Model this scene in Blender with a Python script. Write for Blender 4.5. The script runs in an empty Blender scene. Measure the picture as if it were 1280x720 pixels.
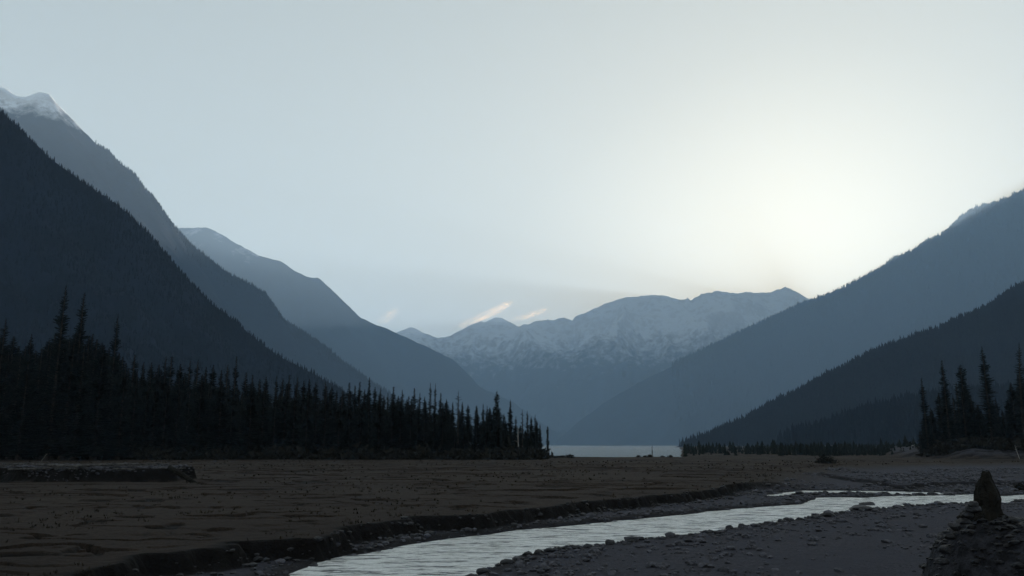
import bpy, math, random
import numpy as np
from mathutils import Vector

random.seed(7)
RNG = np.random.default_rng(11)
S = bpy.context.scene
C = S.collection
R = math.radians

# ------------------------------------------------------------------ camera
H = 3.0                                   # eye height above the river bed
F = 1000.0                                # focal length in pixels of the 1280 wide photo
TILT = math.atan(0.196)
ct, st = math.cos(TILT), math.sin(TILT)
cam_d = bpy.data.cameras.new('camera')
cam_d.sensor_width = 36.0
cam_d.lens = 36.0 * F / 1280.0
cam_d.clip_start = 0.1
cam_d.clip_end = 60000
cam = bpy.data.objects.new('camera', cam_d)
cam.location = (0, 0, H)
cam.rotation_euler = (R(90) + TILT, 0, 0)
C.objects.link(cam)
S.camera = cam


def ray(px, py):
    xc = (px - 640.0) / F
    yc = (360.0 - py) / F
    return xc, ct - yc * st, st + yc * ct          # x, forward, up


def at_depth(px, py, d):
    x, y, z = ray(px, py)
    k = d / y
    return (x * k, d, H + z * k)


def at_ground(px, py, z=0.0):
    x, y, up = ray(px, py)
    k = (z - H) / up
    return (x * k, y * k)


# ------------------------------------------------------------------ helpers
def tag(o, label=None, cat=None, group=None, kind=None):
    if label: o['label'] = label
    if cat: o['category'] = cat
    if group: o['group'] = group
    if kind: o['kind'] = kind
    return o


def mesh_np(name, verts, faces, mat, smooth=False, parent=None, attrs=None, link=True):
    """faces: (n,3) or (n,4) integer array"""
    me = bpy.data.meshes.new(name)
    verts = np.asarray(verts, dtype=np.float32)
    faces = np.asarray(faces, dtype=np.int32)
    n, k = faces.shape
    me.vertices.add(len(verts))
    me.vertices.foreach_set('co', verts.ravel())
    me.loops.add(n * k)
    me.loops.foreach_set('vertex_index', faces.ravel())
    me.polygons.add(n)
    me.polygons.foreach_set('loop_start', np.arange(0, n * k, k, dtype=np.int32))
    me.polygons.foreach_set('loop_total', np.full(n, k, dtype=np.int32))
    me.polygons.foreach_set('use_smooth', np.full(n, smooth, dtype=bool))
    if attrs:
        for an, av in attrs.items():
            a = me.attributes.new(an, 'FLOAT', 'POINT')
            a.data.foreach_set('value', np.asarray(av, dtype=np.float32).ravel())
    me.update(calc_edges=True)
    me.materials.append(mat)
    if not link:
        return me
    o = bpy.data.objects.new(name, me)
    C.objects.link(o)
    if parent: o.parent = parent
    return o


def grid_faces(nr, nc):
    i = np.arange(nr * nc).reshape(nr, nc)
    return np.stack([i[:-1, :-1], i[:-1, 1:], i[1:, 1:], i[1:, :-1]], -1).reshape(-1, 4)


def hash2(ix, iy, seed):
    h = (ix * 374761393 + iy * 668265263 + seed * 1442695041) & 0xFFFFFFFF
    h = ((h ^ (h >> 13)) * 1274126177) & 0xFFFFFFFF
    h = h ^ (h >> 16)
    return (h & 0xFFFFFF) / float(0xFFFFFF)


def vnoise(x, y, seed=0):
    x = np.asarray(x, float); y = np.asarray(y, float)
    ix = np.floor(x).astype(np.int64); iy = np.floor(y).astype(np.int64)
    fx = x - ix; fy = y - iy
    fx = fx * fx * fx * (fx * (fx * 6 - 15) + 10); fy = fy * fy * fy * (fy * (fy * 6 - 15) + 10)
    a = hash2(ix, iy, seed); b = hash2(ix + 1, iy, seed)
    c = hash2(ix, iy + 1, seed); d = hash2(ix + 1, iy + 1, seed)
    return (a + (b - a) * fx) * (1 - fy) + (c + (d - c) * fx) * fy


def fbm(x, y, oct=5, seed=0, gain=0.5):
    s = 0; a = 1; t = 0
    for i in range(oct):
        s = s + a * vnoise(x * 2.03 ** i + 17.3 * i, y * 2.03 ** i - 9.1 * i, seed + i * 31)
        t += a; a *= gain
    return s / t                                    # 0..1


def ridged(x, y, oct=5, seed=0):
    s = 0; a = 1; t = 0
    for i in range(oct):
        n = vnoise(x * 2.07 ** i + 5.3 * i, y * 2.07 ** i + 3.7 * i, seed + i * 13)
        s = s + a * (1 - np.abs(2 * n - 1)); t += a; a *= 0.5
    return s / t


def sstep(a, b, x):
    t = np.clip((x - a) / (b - a), 0, 1)
    return t * t * (3 - 2 * t)


def sdist(poly, X, Y):
    """signed distance, positive inside"""
    P = np.array(poly, float)
    D = np.full(X.shape, 1e18); ins = np.zeros(X.shape, bool)
    n = len(P)
    for i in range(n):
        ax, ay = P[i]; bx, by = P[(i + 1) % n]
        ex, ey = bx - ax, by - ay
        t = np.clip(((X - ax) * ex + (Y - ay) * ey) / (ex * ex + ey * ey + 1e-12), 0, 1)
        dx = X - ax - t * ex; dy = Y - ay - t * ey
        D = np.minimum(D, dx * dx + dy * dy)
        c = ((ay > Y) != (by > Y)) & (X < ex * (Y - ay) / (ey if abs(ey) > 1e-12 else 1e-12) + ax)
        ins ^= c
    D = np.sqrt(D)
    return np.where(ins, D, -D)


# ------------------------------------------------------------------ materials
def new_mat(name):
    m = bpy.data.materials.new(name); m.use_nodes = True
    nt = m.node_tree
    return m, nt, nt.nodes['Principled BSDF']


def node(nt, t, **kw):
    n = nt.nodes.new(t)
    for k, v in kw.items():
        setattr(n, k, v)
    return n


def mixc(nt, fac, a, b):
    n = nt.nodes.new('ShaderNodeMix'); n.data_type = 'RGBA'
    for s, v in ((0, fac), (6, a), (7, b)):
        if isinstance(v, bpy.types.NodeSocket): nt.links.new(v, n.inputs[s])
        elif s == 0: n.inputs[0].default_value = v
        else: n.inputs[s].default_value = (*v, 1)
    return n.outputs[2]


def noise_fac(nt, scale, detail=6, rough=0.6, lo=0.4, hi=0.6, vec=None, coord='Object'):
    n = node(nt, 'ShaderNodeTexNoise')
    n.inputs['Scale'].default_value = scale; n.inputs['Detail'].default_value = detail
    n.inputs['Roughness'].default_value = rough
    if vec is None:
        tc = node(nt, 'ShaderNodeTexCoord'); vec = tc.outputs[coord]
    nt.links.new(vec, n.inputs['Vector'])
    r = node(nt, 'ShaderNodeMapRange')
    r.inputs['From Min'].default_value = lo; r.inputs['From Max'].default_value = hi
    nt.links.new(n.outputs['Fac'], r.inputs['Value'])
    return r.outputs['Result']


def simple_mat(name, a, b, scale, rough=0.9, bump=0.0, spec=0.2, coord='Object'):
    m, nt, p = new_mat(name)
    f = noise_fac(nt, scale, coord=coord)
    nt.links.new(mixc(nt, f, a, b), p.inputs['Base Color'])
    p.inputs['Roughness'].default_value = rough
    p.inputs['Specular IOR Level'].default_value = spec
    if bump:
        bn = node(nt, 'ShaderNodeBump'); bn.inputs['Strength'].default_value = bump
        bn.inputs['Distance'].default_value = 0.05
        nt.links.new(noise_fac(nt, scale * 3, coord=coord, lo=0.2, hi=0.8), bn.inputs['Height'])
        nt.links.new(bn.outputs['Normal'], p.inputs['Normal'])
    return m


M_needle = simple_mat('spruce_needles', (0.005, 0.008, 0.007), (0.012, 0.016, 0.013), 0.6, 0.9, spec=0.1)
M_bark = simple_mat('dark_bark', (0.03, 0.024, 0.02), (0.06, 0.05, 0.042), 3, 0.95, 0.4)
M_palebark = simple_mat('weathered_dead_wood', (0.16, 0.15, 0.14), (0.30, 0.28, 0.26), 2.5, 0.9, 0.4)
M_drift = simple_mat('driftwood', (0.035, 0.033, 0.034), (0.10, 0.095, 0.092), 2.0, 0.95, 0.6)
M_stump = simple_mat('wet_rotten_wood', (0.008, 0.007, 0.006), (0.02, 0.018, 0.015), 6, 0.9, 0.9, spec=0.15)
M_rock = simple_mat('grey_river_stone', (0.026, 0.026, 0.032), (0.085, 0.084, 0.10), 2.2, 0.8, 0.5, spec=0.25)
M_rockdark = simple_mat('wet_dark_stone', (0.006, 0.006, 0.008), (0.020, 0.020, 0.024), 2.2, 0.6, 0.5, spec=0.3)
M_palerock = simple_mat('pale_stone', (0.10, 0.10, 0.10), (0.2, 0.195, 0.19), 2.2, 0.9, 0.5)
M_bush = simple_mat('dark_shrub_twigs', (0.008, 0.008, 0.006), (0.018, 0.016, 0.012), 2.0, 0.95)
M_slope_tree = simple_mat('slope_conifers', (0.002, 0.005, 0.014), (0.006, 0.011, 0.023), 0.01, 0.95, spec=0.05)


def mat_ground():
    m, nt, p = new_mat('valley_floor')
    L = nt.links
    tc = node(nt, 'ShaderNodeTexCoord').outputs['Object']
    g = node(nt, 'ShaderNodeAttribute'); g.attribute_name = 'gravel'
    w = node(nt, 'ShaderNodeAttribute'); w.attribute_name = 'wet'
    # dry turf and silt of the terrace
    turf = mixc(nt, noise_fac(nt, 0.09, 8, 0.65, 0.38, 0.62, tc), (0.029, 0.020, 0.015), (0.044, 0.0315, 0.024))
    turf = mixc(nt, noise_fac(nt, 0.028, 4, 0.5, 0.5, 0.64, tc), turf, (0.042, 0.029, 0.020))
    turf = mixc(nt, noise_fac(nt, 5.0, 8, 0.75, 0.42, 0.66, tc), turf, (0.016, 0.013, 0.011))
    # grey gravel
    v = node(nt, 'ShaderNodeTexVoronoi'); v.inputs['Scale'].default_value = 14
    L.new(tc, v.inputs['Vector'])
    peb = node(nt, 'ShaderNodeMapRange'); peb.inputs['From Min'].default_value = 0.0; peb.inputs['From Max'].default_value = 1.0
    L.new(v.outputs['Color'], peb.inputs['Value'])
    grav = mixc(nt, peb.outputs['Result'], (0.028, 0.028, 0.036), (0.062, 0.061, 0.076))
    grav = mixc(nt, noise_fac(nt, 0.35, 6, 0.6, 0.42, 0.62, tc), grav, (0.040, 0.041, 0.054))
    col = mixc(nt, g.outputs['Fac'], turf, grav)
    # wet exposed soil of cut banks and rills, shade of bank faces painted in
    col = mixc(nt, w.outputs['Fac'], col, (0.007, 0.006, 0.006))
    L.new(col, p.inputs['Base Color'])
    p.inputs['Roughness'].default_value = 0.92
    p.inputs['Specular IOR Level'].default_value = 0.12
    b1 = node(nt, 'ShaderNodeBump'); b1.inputs['Strength'].default_value = 0.7; b1.inputs['Distance'].default_value = 0.05
    L.new(v.outputs['Distance'], b1.inputs['Height'])
    b2 = node(nt, 'ShaderNodeBump'); b2.inputs['Strength'].default_value = 0.8; b2.inputs['Distance'].default_value = 0.12
    L.new(noise_fac(nt, 2.5, 9, 0.7, 0.2, 0.8, tc), b2.inputs['Height'])
    L.new(b1.outputs['Normal'], b2.inputs['Normal'])
    L.new(b2.outputs['Normal'], p.inputs['Normal'])
    return m


def mat_water(name, sx, sy, strength, dist, col=(0.012, 0.018, 0.022), rough=0.06, second=None):
    m, nt, p = new_mat(name)
    L = nt.links
    tc = node(nt, 'ShaderNodeTexCoord').outputs['Object']
    mp = node(nt, 'ShaderNodeMapping')
    mp.inputs['Scale'].default_value = (sx, sy, 1)
    L.new(tc, mp.inputs['Vector'])
    if second:
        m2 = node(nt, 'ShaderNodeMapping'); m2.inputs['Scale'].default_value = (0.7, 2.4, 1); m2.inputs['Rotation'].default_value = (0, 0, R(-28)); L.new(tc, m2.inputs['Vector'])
        foam_glint = noise_fac(nt, 1.0, 9, 0.82, 0.43, 0.50, m2.outputs['Vector'])  # pale foam streaks, also painting the river's sky reflection and sparkle as colour
        L.new(mixc(nt, foam_glint, col, second), p.inputs['Base Color'])
    else:
        p.inputs['Base Color'].default_value = (*col, 1)
    p.inputs['Roughness'].default_value = rough
    p.inputs['IOR'].default_value = 1.33
    b = node(nt, 'ShaderNodeBump'); b.inputs['Strength'].default_value = strength; b.inputs['Distance'].default_value = dist
    L.new(noise_fac(nt, 1.0, 6, 0.62, 0.0, 1.0, mp.outputs['Vector']), b.inputs['Height'])
    L.new(b.outputs['Normal'], p.inputs['Normal'])
    return m


def mat_mountain(name, snow_lo, snow_hi, rockiness=0.5, nscale=0.004):
    m, nt, p = new_mat(name)
    L = nt.links
    tc = node(nt, 'ShaderNodeTexCoord').outputs['Object']
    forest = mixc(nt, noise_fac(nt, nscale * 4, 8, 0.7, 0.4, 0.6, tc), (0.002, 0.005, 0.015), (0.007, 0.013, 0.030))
    rock = mixc(nt, noise_fac(nt, nscale * 2, 10, 0.7, 0.4, 0.6, tc), (0.50, 0.50, 0.52), (0.62, 0.62, 0.64))
    geo = node(nt, 'ShaderNodeNewGeometry')
    sep = node(nt, 'ShaderNodeSeparateXYZ'); L.new(geo.outputs['Position'], sep.inputs['Vector'])
    sn = node(nt, 'ShaderNodeSeparateXYZ'); L.new(geo.outputs['Normal'], sn.inputs['Vector'])
    nz = noise_fac(nt, nscale * 1.2, 10, 0.68, 0.3, 0.7, tc)
    ad = node(nt, 'ShaderNodeMath', operation='MULTIPLY_ADD')
    L.new(nz, ad.inputs[0]); ad.inputs[1].default_value = (snow_hi - snow_lo) * 1.2
    L.new(sep.outputs['Z'], ad.inputs[2])
    r = node(nt, 'ShaderNodeMapRange'); r.inputs['From Min'].default_value = snow_lo + (snow_hi - snow_lo) * .6; r.inputs['From Max'].default_value = snow_hi + (snow_hi - snow_lo) * .6
    L.new(ad.outputs[0], r.inputs['Value'])
    # rock faces where it is steep
    stp = node(nt, 'ShaderNodeMath', operation='MULTIPLY_ADD'); L.new(nz, stp.inputs[0]); stp.inputs[1].default_value = rockiness; L.new(sn.outputs['Z'], stp.inputs[2])
    rs = node(nt, 'ShaderNodeMapRange'); rs.inputs['From Min'].default_value = 0.60 + rockiness * .38; rs.inputs['From Max'].default_value = 0.80 + rockiness * .42
    L.new(stp.outputs[0], rs.inputs['Value'])
    alpine = mixc(nt, rs.outputs['Result'], rock, (0.72, 0.75, 0.80))
    L.new(mixc(nt, r.outputs['Result'], forest, alpine), p.inputs['Base Color'])
    p.inputs['Roughness'].default_value = 0.95
    p.inputs['Specular IOR Level'].default_value = 0.05
    return m


# ------------------------------------------------------------------ ground height
TERR = [(-140, 790), (40, 735), (105, 717), (157, 704), (203, 694), (243, 689), (282, 685), (308, 678), (354, 675), (400, 673),
        (452, 656), (537, 646), (606, 644), (658, 637), (709, 630), (778, 624), (820, 620), (892, 612.5), (928, 603.5),
        (962, 602), (975, 596), (1010, 588), (1045, 583), (1110, 580), (1300, 578), (1800, 576.5)]
TZ = 0.55
terr = [at_ground(a, b, TZ) for a, b in TERR]
terr = terr + [(400, 135), (20000, 300), (20000, 30000), (-20000, 30000), (-20000, -4000), (-30, -4000), (-22, 5)]
WZ = -0.03
RT = [(350, 720), (400, 700), (430, 695), (503, 680), (565, 672), (641, 663), (692, 658), (744, 653), (840, 644), (874, 640), (928, 635),
      (971, 632), (1000, 630), (1008, 626), (1018, 622.5), (1050, 621.5), (1082, 622), (1107, 620.5), (1161, 619.5), (1215, 618), (1250, 620), (1280, 618), (1400, 610)]
RB = [(1400, 616), (1280, 626), (1251, 632), (1215, 630), (1161, 633), (1115, 637), (1072, 639), (1036, 646), (1000, 651), (964, 656), (928, 661), (874, 669),
      (820, 675), (799, 677), (744, 685), (696, 690), (654, 699), (623, 710), (587, 724)]
river = [at_ground(a, b, WZ) for a, b in RT][::-1]
river = [at_ground(a, b, WZ) for a, b in RB][::-1] + [at_ground(a, b, WZ) for a, b in RT][::-1]
river += [(-9, 12.5), (-16, 5), (-14, -8), (-8, -8), (-7, 3), (-3.2, 12)]
ch2 = [at_ground(a, b, WZ) for a, b in [(950, 620), (975, 616), (1007, 613.2), (1072, 613.2), (1180, 615.5), (1180, 618), (1110, 618.2), (1072, 617.2), (1015, 617.2), (975, 620.5)]]
ledge = [at_ground(a, b, 0.35) for a, b in [(1118, 605.5), (1180, 604), (1280, 603), (1700, 600)]] + [(200, 60), (200, 75), (28, 75)]
wood = [at_ground(a, b, TZ) for a, b in [(-500, 604), (0, 602), (60, 604.5), (150, 604), (215, 603.5), (226, 600)]]
wood = wood + [(-22.5, 59), (-30, 63), (-90, 63)]
rback = [(76, 160), (78, 141), (95, 142), (130, 140), (400, 160), (400, 900), (330, 900), (170, 400)]
mx, my = at_ground(1225, 712, 0.1)
MOUND = (9.8, 14.6)


def ground_h(X, Y, want=False):
    X = np.asarray(X, float); Y = np.asarray(Y, float)
    near = Y < 260
    wob = 0.8 * (fbm(X / 2.1, Y / 2.1, 5, 3) - .5) * 2 + 0.5 * (ridged(X / 0.9, Y / 0.9, 3, 6) - .6)
    wob2 = 0.5 * (fbm(X / 1.2, Y / 1.2, 4, 9) - .5) * 2
    sT = sdist(terr, X, Y) + np.where(Y < 400, wob, 0)
    sR = sdist(river, X, Y) + wob2 * .55
    s2 = sdist(ch2, X, Y) + wob2 * .9
    sL = sdist(ledge, X, Y) + wob * 1.2
    sW = sdist(wood, X, Y) + wob * .9
    und = (fbm(X / 14, Y / 14, 4, 40) - .5)
    # gravel flats
    z = 0.09 + 0.16 * und + 0.05 * (fbm(X / 1.5, Y / 1.5, 5, 77) - .5)
    z = z + 0.05 * sstep(-0.1, -5, sR)
    z = z - 0.10 * sstep(-4.5, -1, s2) + 0.26 * sstep(-.2, .5, sL)
    # terrace with scarps and rills
    q = fbm(X / 15 + 1.2 * fbm(X / 20, Y / 20, 3, 5), Y / 6.5, 5, 61, .48) * 8
    fq = q - np.floor(q)
    scarp = sstep(0.0, 0.16, fq)
    rw = 0.05 + 0.0025 * np.clip(Y, 0, 90)
    rill = np.exp(-((fq - rw) / rw) ** 2)
    fade = sstep(0.4, 3.0, sT)
    patch = sstep(.45, .50, fbm(X / 8, Y / 4, 4, 91))
    q2 = fbm(X / 4.5 + 9, Y / 3.2, 5, 161, .6) * 6
    f2 = q2 - np.floor(q2)
    rw2 = .09 + .004 * np.clip(Y, 0, 60)
    rill2 = np.exp(-((f2 - rw2) / rw2) ** 2) * sstep(.50, .58, fbm(X / 9, Y / 9, 3, 171)) * np.where(Y < 140, 1, 0)
    rill = sstep(.25, .7, rill)
    zt = TZ + 0.10 * (und + .1) + fade * patch * (0.20 * scarp - 0.14 - 0.10 * rill) + 0.06 * (fbm(X / .9, Y / .9, 4, 21) - .5)
    kk = 4.5 * sstep(53, 60, Y)
    tm = sstep(-0.32 - kk, 0.12 + kk * .3, sT)
    z = z * (1 - tm) + zt * tm
    # bank below the driftwood
    wm = sstep(-0.35, 0.45, sW)
    z = z + wm * (0.85 + 0.3 * (fbm(X / 3, Y / 3, 4, 15) - .5))
    # raised wooded bank on the far right
    sB = sdist(rback, X, Y) + 8 * (fbm(X / 9, Y / 9, 4, 33) - .5)
    z = z + np.where(Y < 3000, 1.45 * sstep(-3, 5, sB) + .5 * sstep(4, 9, sB), 0)
    # channels
    z = z - 0.5 * sstep(-0.15, 0.9, sR) - 0.40 * sstep(-0.1, .8, s2) * (1 - tm)
    # lake basin
    u = X / np.maximum(Y, 1)
    dl = 166 + 5 * (fbm(X / 20, Y / 20, 3, 8) - .5)
    lk = sstep(0, 10, Y - dl) * sstep(0.215, 0.20, u + .01 * (fbm(X / 40, Y / 40, 3, 2) - .5)) * sstep(-0.35, -0.3, u)
    z = z * (1 - lk) + lk * (-3.5)
    if not want:
        return z
    wet = np.clip(sstep(62, 54, Y) * sstep(-.65, -.2, sT) * sstep(.45, .10, sT) + fade * patch * tm * rill * 0.9 +  # damp soil and edges; bank terms also paint the shaded faces dark
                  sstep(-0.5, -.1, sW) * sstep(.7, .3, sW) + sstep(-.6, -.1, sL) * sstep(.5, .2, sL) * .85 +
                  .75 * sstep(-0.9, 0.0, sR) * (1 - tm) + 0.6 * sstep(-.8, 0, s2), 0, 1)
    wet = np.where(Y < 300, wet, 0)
    gravel = np.clip((1 - tm) + wm * sstep(.5, .9, sW) * .6 + np.where(Y < 3000, sstep(-2, 3, sB) * sstep(14, 8, sB) * .9, 0), 0, 1)
    return z, wet, gravel


def gh(x, y):
    return float(ground_h(np.array([x]), np.array([y]))[0])


def build_ground():
    rows = [-3000, -1200, -500, -200, -80, -30, -12, -4, 0, 3, 6, 8, 10, 11]
    d = 12.0
    while d < 14700:
        rows.append(d)
        if d < 30: s = 0.07
        elif d < 72: s = 0.13
        else: s = 0.13 * (d / 72) ** 2.3 if d < 200 else d * 0.02
        d += s
    rows.append(14700)
    rows = np.array(rows)
    inner = np.linspace(-0.72, 0.72, 1001)
    W = np.maximum(rows, 0) + 10
    tt = (np.linspace(0, 1, 26)[1:]) ** 3.0
    X = np.empty((len(rows), 1001 + 50))
    X[:, 25:-25] = inner[None] * W[:, None]
    e = .72 * W
    out = e[:, None] + (12900 - e[:, None]) * tt[None]
    X[:, -25:] = out
    X[:, :25] = -out[:, ::-1]
    Y = np.repeat(rows[:, None], X.shape[1], 1)
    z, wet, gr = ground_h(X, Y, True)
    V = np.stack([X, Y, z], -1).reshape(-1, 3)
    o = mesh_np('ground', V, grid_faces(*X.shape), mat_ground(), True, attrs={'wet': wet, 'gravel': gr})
    tag(o, kind='structure')
    return o


build_ground()

# ------------------------------------------------------------------ water
def sheet(name, x0, x1, y0, y1, z, mat, kind='structure'):
    nx, ny = 60, 60
    xs = np.linspace(x0, x1, nx); ys = np.linspace(y0, y1, ny)
    X, Y = np.meshgrid(xs, ys)
    o = mesh_np(name, np.stack([X, Y, X * 0 + z], -1).reshape(-1, 3), grid_faces(ny, nx), mat, True)
    return tag(o, kind=kind)


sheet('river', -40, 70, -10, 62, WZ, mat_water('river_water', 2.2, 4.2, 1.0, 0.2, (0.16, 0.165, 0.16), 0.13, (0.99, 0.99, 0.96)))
LZ = -1.2
lk = mesh_np('lake', [(-60, 150, LZ), (60, 150, LZ), (4200, 12500, LZ), (-4200, 12500, LZ)], [(0, 1, 2, 3)],
             mat_water('lake_water', 0.25, 0.5, 1.0, 1.4, (0.12, .15, .16), rough=0.12))
tag(lk, kind='structure')

# ------------------------------------------------------------------ mountains
def mountain(name, crest, slope, mat, n=(330, 300), seed=0, rough=0.22, wl=900, jag=6, bounds_pad=1.0, soft=900.0):
    """crest: (px, py, depth) -> crest line in the world; the flanks fall from it on every side"""
    P = np.array([at_depth(*c) for c in crest])
    seg = np.sqrt((np.diff(P[:, :2], axis=0) ** 2).sum(1))
    s = np.concatenate([[0], np.cumsum(seg)])
    ns = 420
    ss = np.linspace(0, s[-1], ns)
    cx = np.interp(ss, s, P[:, 0]); cy = np.interp(ss, s, P[:, 1]); cz = np.interp(ss, s, P[:, 2])
    cz = cz + jag * 2 * (fbm(ss / (60 if jag < 20 else 150), ss * 0, 5, seed + 5, .6) - .5)
    hmax = np.maximum(cz, 0) / min(slope, .68)
    x0, x1 = (cx - hmax).min(), (cx + hmax).max()
    y0, y1 = (cy - hmax).min(), (cy + hmax).max()
    x0, x1 = max(x0, -12800), min(x1, 12800)
    y1 = min(y1, 14600)
    nx, ny = n
    # columns follow the view lines, rows densest at the crest
    ym = np.median(cy)
    t = np.linspace(-1, 1, ny)
    t = np.sign(t) * np.abs(t) ** 1.5
    ys = np.where(t < 0, ym + t * (ym - y0), ym + t * (y1 - ym))
    xs = np.linspace(x0, x1, nx)
    X, Y = np.meshgrid(xs, ys)
    Z = np.full(X.shape, -1e9)
    rad = np.zeros(X.shape)
    for i in range(ns):
        r = np.sqrt((X - cx[i]) ** 2 + (Y - cy[i]) ** 2)
        z = cz[i] - (0.68 * r + (slope - .68) * soft * (1 - np.exp(-r / soft)) if slope > .68 else slope * r)
        mk = z > Z
        Z = np.where(mk, z, Z); rad = np.where(mk, r, rad)
    amp = np.minimum(rad + min(60, jag * 2), 900)
    g = ridged(X / wl + .4 * fbm(X / wl, Y / wl, 3, seed), Y / wl, 6, seed) - .62
    g2 = fbm(X / (wl * .12), Y / (wl * .12), 4, seed + 9) - .5
    Z = Z + amp * rough * g * 2 + np.minimum(amp, 150) * .25 * g2
    V = np.stack([X, Y, np.maximum(Z, -60)], -1).reshape(-1, 3)
    F4 = grid_faces(ny, nx)
    keep = (V[:, 2][F4] > -30).any(1)
    F4 = F4[keep]
    used = np.unique(F4); remap = np.full(len(V), -1); remap[used] = np.arange(len(used))
    o = mesh_np(name, V[used], remap[F4], mat, True)
    tag(o, kind='structure')
    return dict(o=o, V=V, X=X, Y=Y, Z=Z, cx=cx, cy=cy, cz=cz)


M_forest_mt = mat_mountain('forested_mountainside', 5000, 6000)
M_left2 = mat_mountain('rocky_mountainside_with_snow', 1345, 1430, .8, 0.010)
M_left3 = mat_mountain('high_mountainside', 1900, 2900, .8, 0.004)
M_far = mat_mountain('snowy_range', 1000, 1500, .9, 0.009)

A = [(-420, 30, 860), (-250, 60, 860), (-100, 90, 860)] + [(a, b, 880 + a * .45) for a, b in
    [(0, 137), (15, 152), (39, 174), (57, 192), (80, 210), (100, 224), (122, 239), (152, 260), (180, 286), (209, 321), (238, 353),
     (264, 379), (297, 403), (320, 423), (343, 441), (369, 455), (387, 464), (430, 488), (500, 528), (560, 560)]]
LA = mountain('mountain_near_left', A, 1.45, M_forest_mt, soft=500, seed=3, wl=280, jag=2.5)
B = [(-300, 70, 3200), (-120, 85, 3200), (-40, 92, 3200)] + [(a, b, 3200 + a * 1.0) for a, b in
    [(0, 106), (10, 111), (20, 119), (27, 121), (37, 119), (52, 114), (60, 116), (72, 130), (87, 145), (107, 165), (120, 179), (135, 187),
     (147, 202), (167, 216), (177, 232), (190, 244), (206, 272), (221, 286), (241, 307), (262, 324), (288, 343), (311, 353), (332, 366),
     (343, 382), (355, 398), (384, 417), (413, 438), (442, 461), (500, 500), (560, 535), (600, 557)]]
LB = mountain('mountain_middle_left', B, 1.45, M_left2, soft=950, seed=14, wl=800, jag=5)
Cc = [(60, 250, 7500), (150, 275, 7400)] + [(a, b, 7300) for a, b in
    [(221, 285), (259, 284), (267, 287), (297, 305), (326, 320), (349, 325), (367, 337), (384, 346), (397, 346), (413, 360), (431, 378),
     (451, 397), (471, 406), (498, 417), (518, 426), (547, 440), (567, 450), (577, 462), (587, 475), (607, 487), (640, 502), (680, 530), (720, 556)]]
LC = mountain('mountain_far_left', Cc, 1.15, M_left3, soft=2200, seed=25, wl=1500, jag=8)
D = [(380, 440, 12200), (450, 425, 12000)] + [(a, b, 11800) for a, b in
    [(500, 415), (513, 408), (523, 413), (538, 422), (560, 422), (575, 415), (600, 403), (622, 397), (637, 403), (648, 408), (663, 406),
     (668, 401), (687, 398), (705, 396), (717, 401), (729, 397), (750, 384), (772, 374), (793, 369), (817, 368), (835, 381), (857, 380),
     (875, 376), (896, 364), (912, 366), (942, 368), (966, 365), (983, 360), (997, 366), (1011, 373), (1060, 370), (1150, 360), (1300, 350)]]
FD = mountain('snowy_mountain_range', D, 0.62, M_far, n=(640, 420), seed=36, wl=1100, rough=0.5, jag=48)
E = [(a, b, 7200) for a, b in
    [(1500, 150), (1400, 185), (1279, 240), (1260, 249), (1237, 257), (1221, 260), (1207, 269), (1195, 280), (1185, 289), (1167, 299), (1160, 302),
     (1142, 315), (1130, 320), (1116, 325), (1105, 335), (1087, 345), (1065, 355), (1042, 367), (1025, 374), (1000, 382), (981, 391),
     (947, 406), (923, 418), (899, 430), (872, 442), (806, 474), (760, 500), (720, 530), (690, 557)]]
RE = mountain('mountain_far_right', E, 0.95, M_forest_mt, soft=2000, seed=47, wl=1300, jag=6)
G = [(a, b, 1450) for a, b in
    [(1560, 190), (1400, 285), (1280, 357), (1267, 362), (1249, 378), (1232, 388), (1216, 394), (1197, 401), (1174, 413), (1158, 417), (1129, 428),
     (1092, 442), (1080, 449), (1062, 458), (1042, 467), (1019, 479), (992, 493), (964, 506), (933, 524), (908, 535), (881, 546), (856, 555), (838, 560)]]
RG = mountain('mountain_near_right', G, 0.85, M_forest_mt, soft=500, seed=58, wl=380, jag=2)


# ---- distant woods covering the slopes
def wood_mass(name, pts, h0, h1, label, mat=M_slope_tree, wid=0.17, seed=1, sides=5, hvar=False):
    rng = np.random.default_rng(seed)
    n = len(pts)
    h = rng.uniform(h0, h1, n) * rng.choice([1, 1, 1, 1.3], n)
    if hvar:
        h = h * (.35 + 1.3 * fbm(pts[:, 0] / 14, pts[:, 1] / 60, 3, 4) ** 1.2)
    w = h * wid * rng.uniform(.8, 1.25, n)
    Vs = []; Fs = []
    ang = np.arange(sides) * 2 * math.pi / sides
    off = 0
    for (zb, zt, k) in ((0.02, .55, 1.0), (.35, .82, .72), (.65, 1.0, .42)):
        a = ang[None] + rng.uniform(0, 6, (n, 1))
        rr = w[:, None] * k * rng.uniform(.7, 1.2, (n, sides))
        ring = np.stack([pts[:, 0, None] + rr * np.cos(a), pts[:, 1, None] + rr * np.sin(a),
                         (pts[:, 2] + h * zb)[:, None] + 0 * a], -1)
        tip = np.stack([pts[:, 0], pts[:, 1], pts[:, 2] + h * zt], -1)[:, None]
        V = np.concatenate([ring, tip], 1).reshape(-1, 3)
        base = np.arange(n)[:, None] * (sides + 1) + off
        i = np.arange(sides)
        f = np.stack([base + i[None], base + (i[None] + 1) % sides, base + sides + 0 * i[None]], -1).reshape(-1, 3)
        Vs.append(V); Fs.append(f); off += len(V)
    o = mesh_np(name, np.concatenate(Vs), np.concatenate(Fs), mat, False)
    tag(o, label, 'wood', kind='stuff')
    return o


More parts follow.
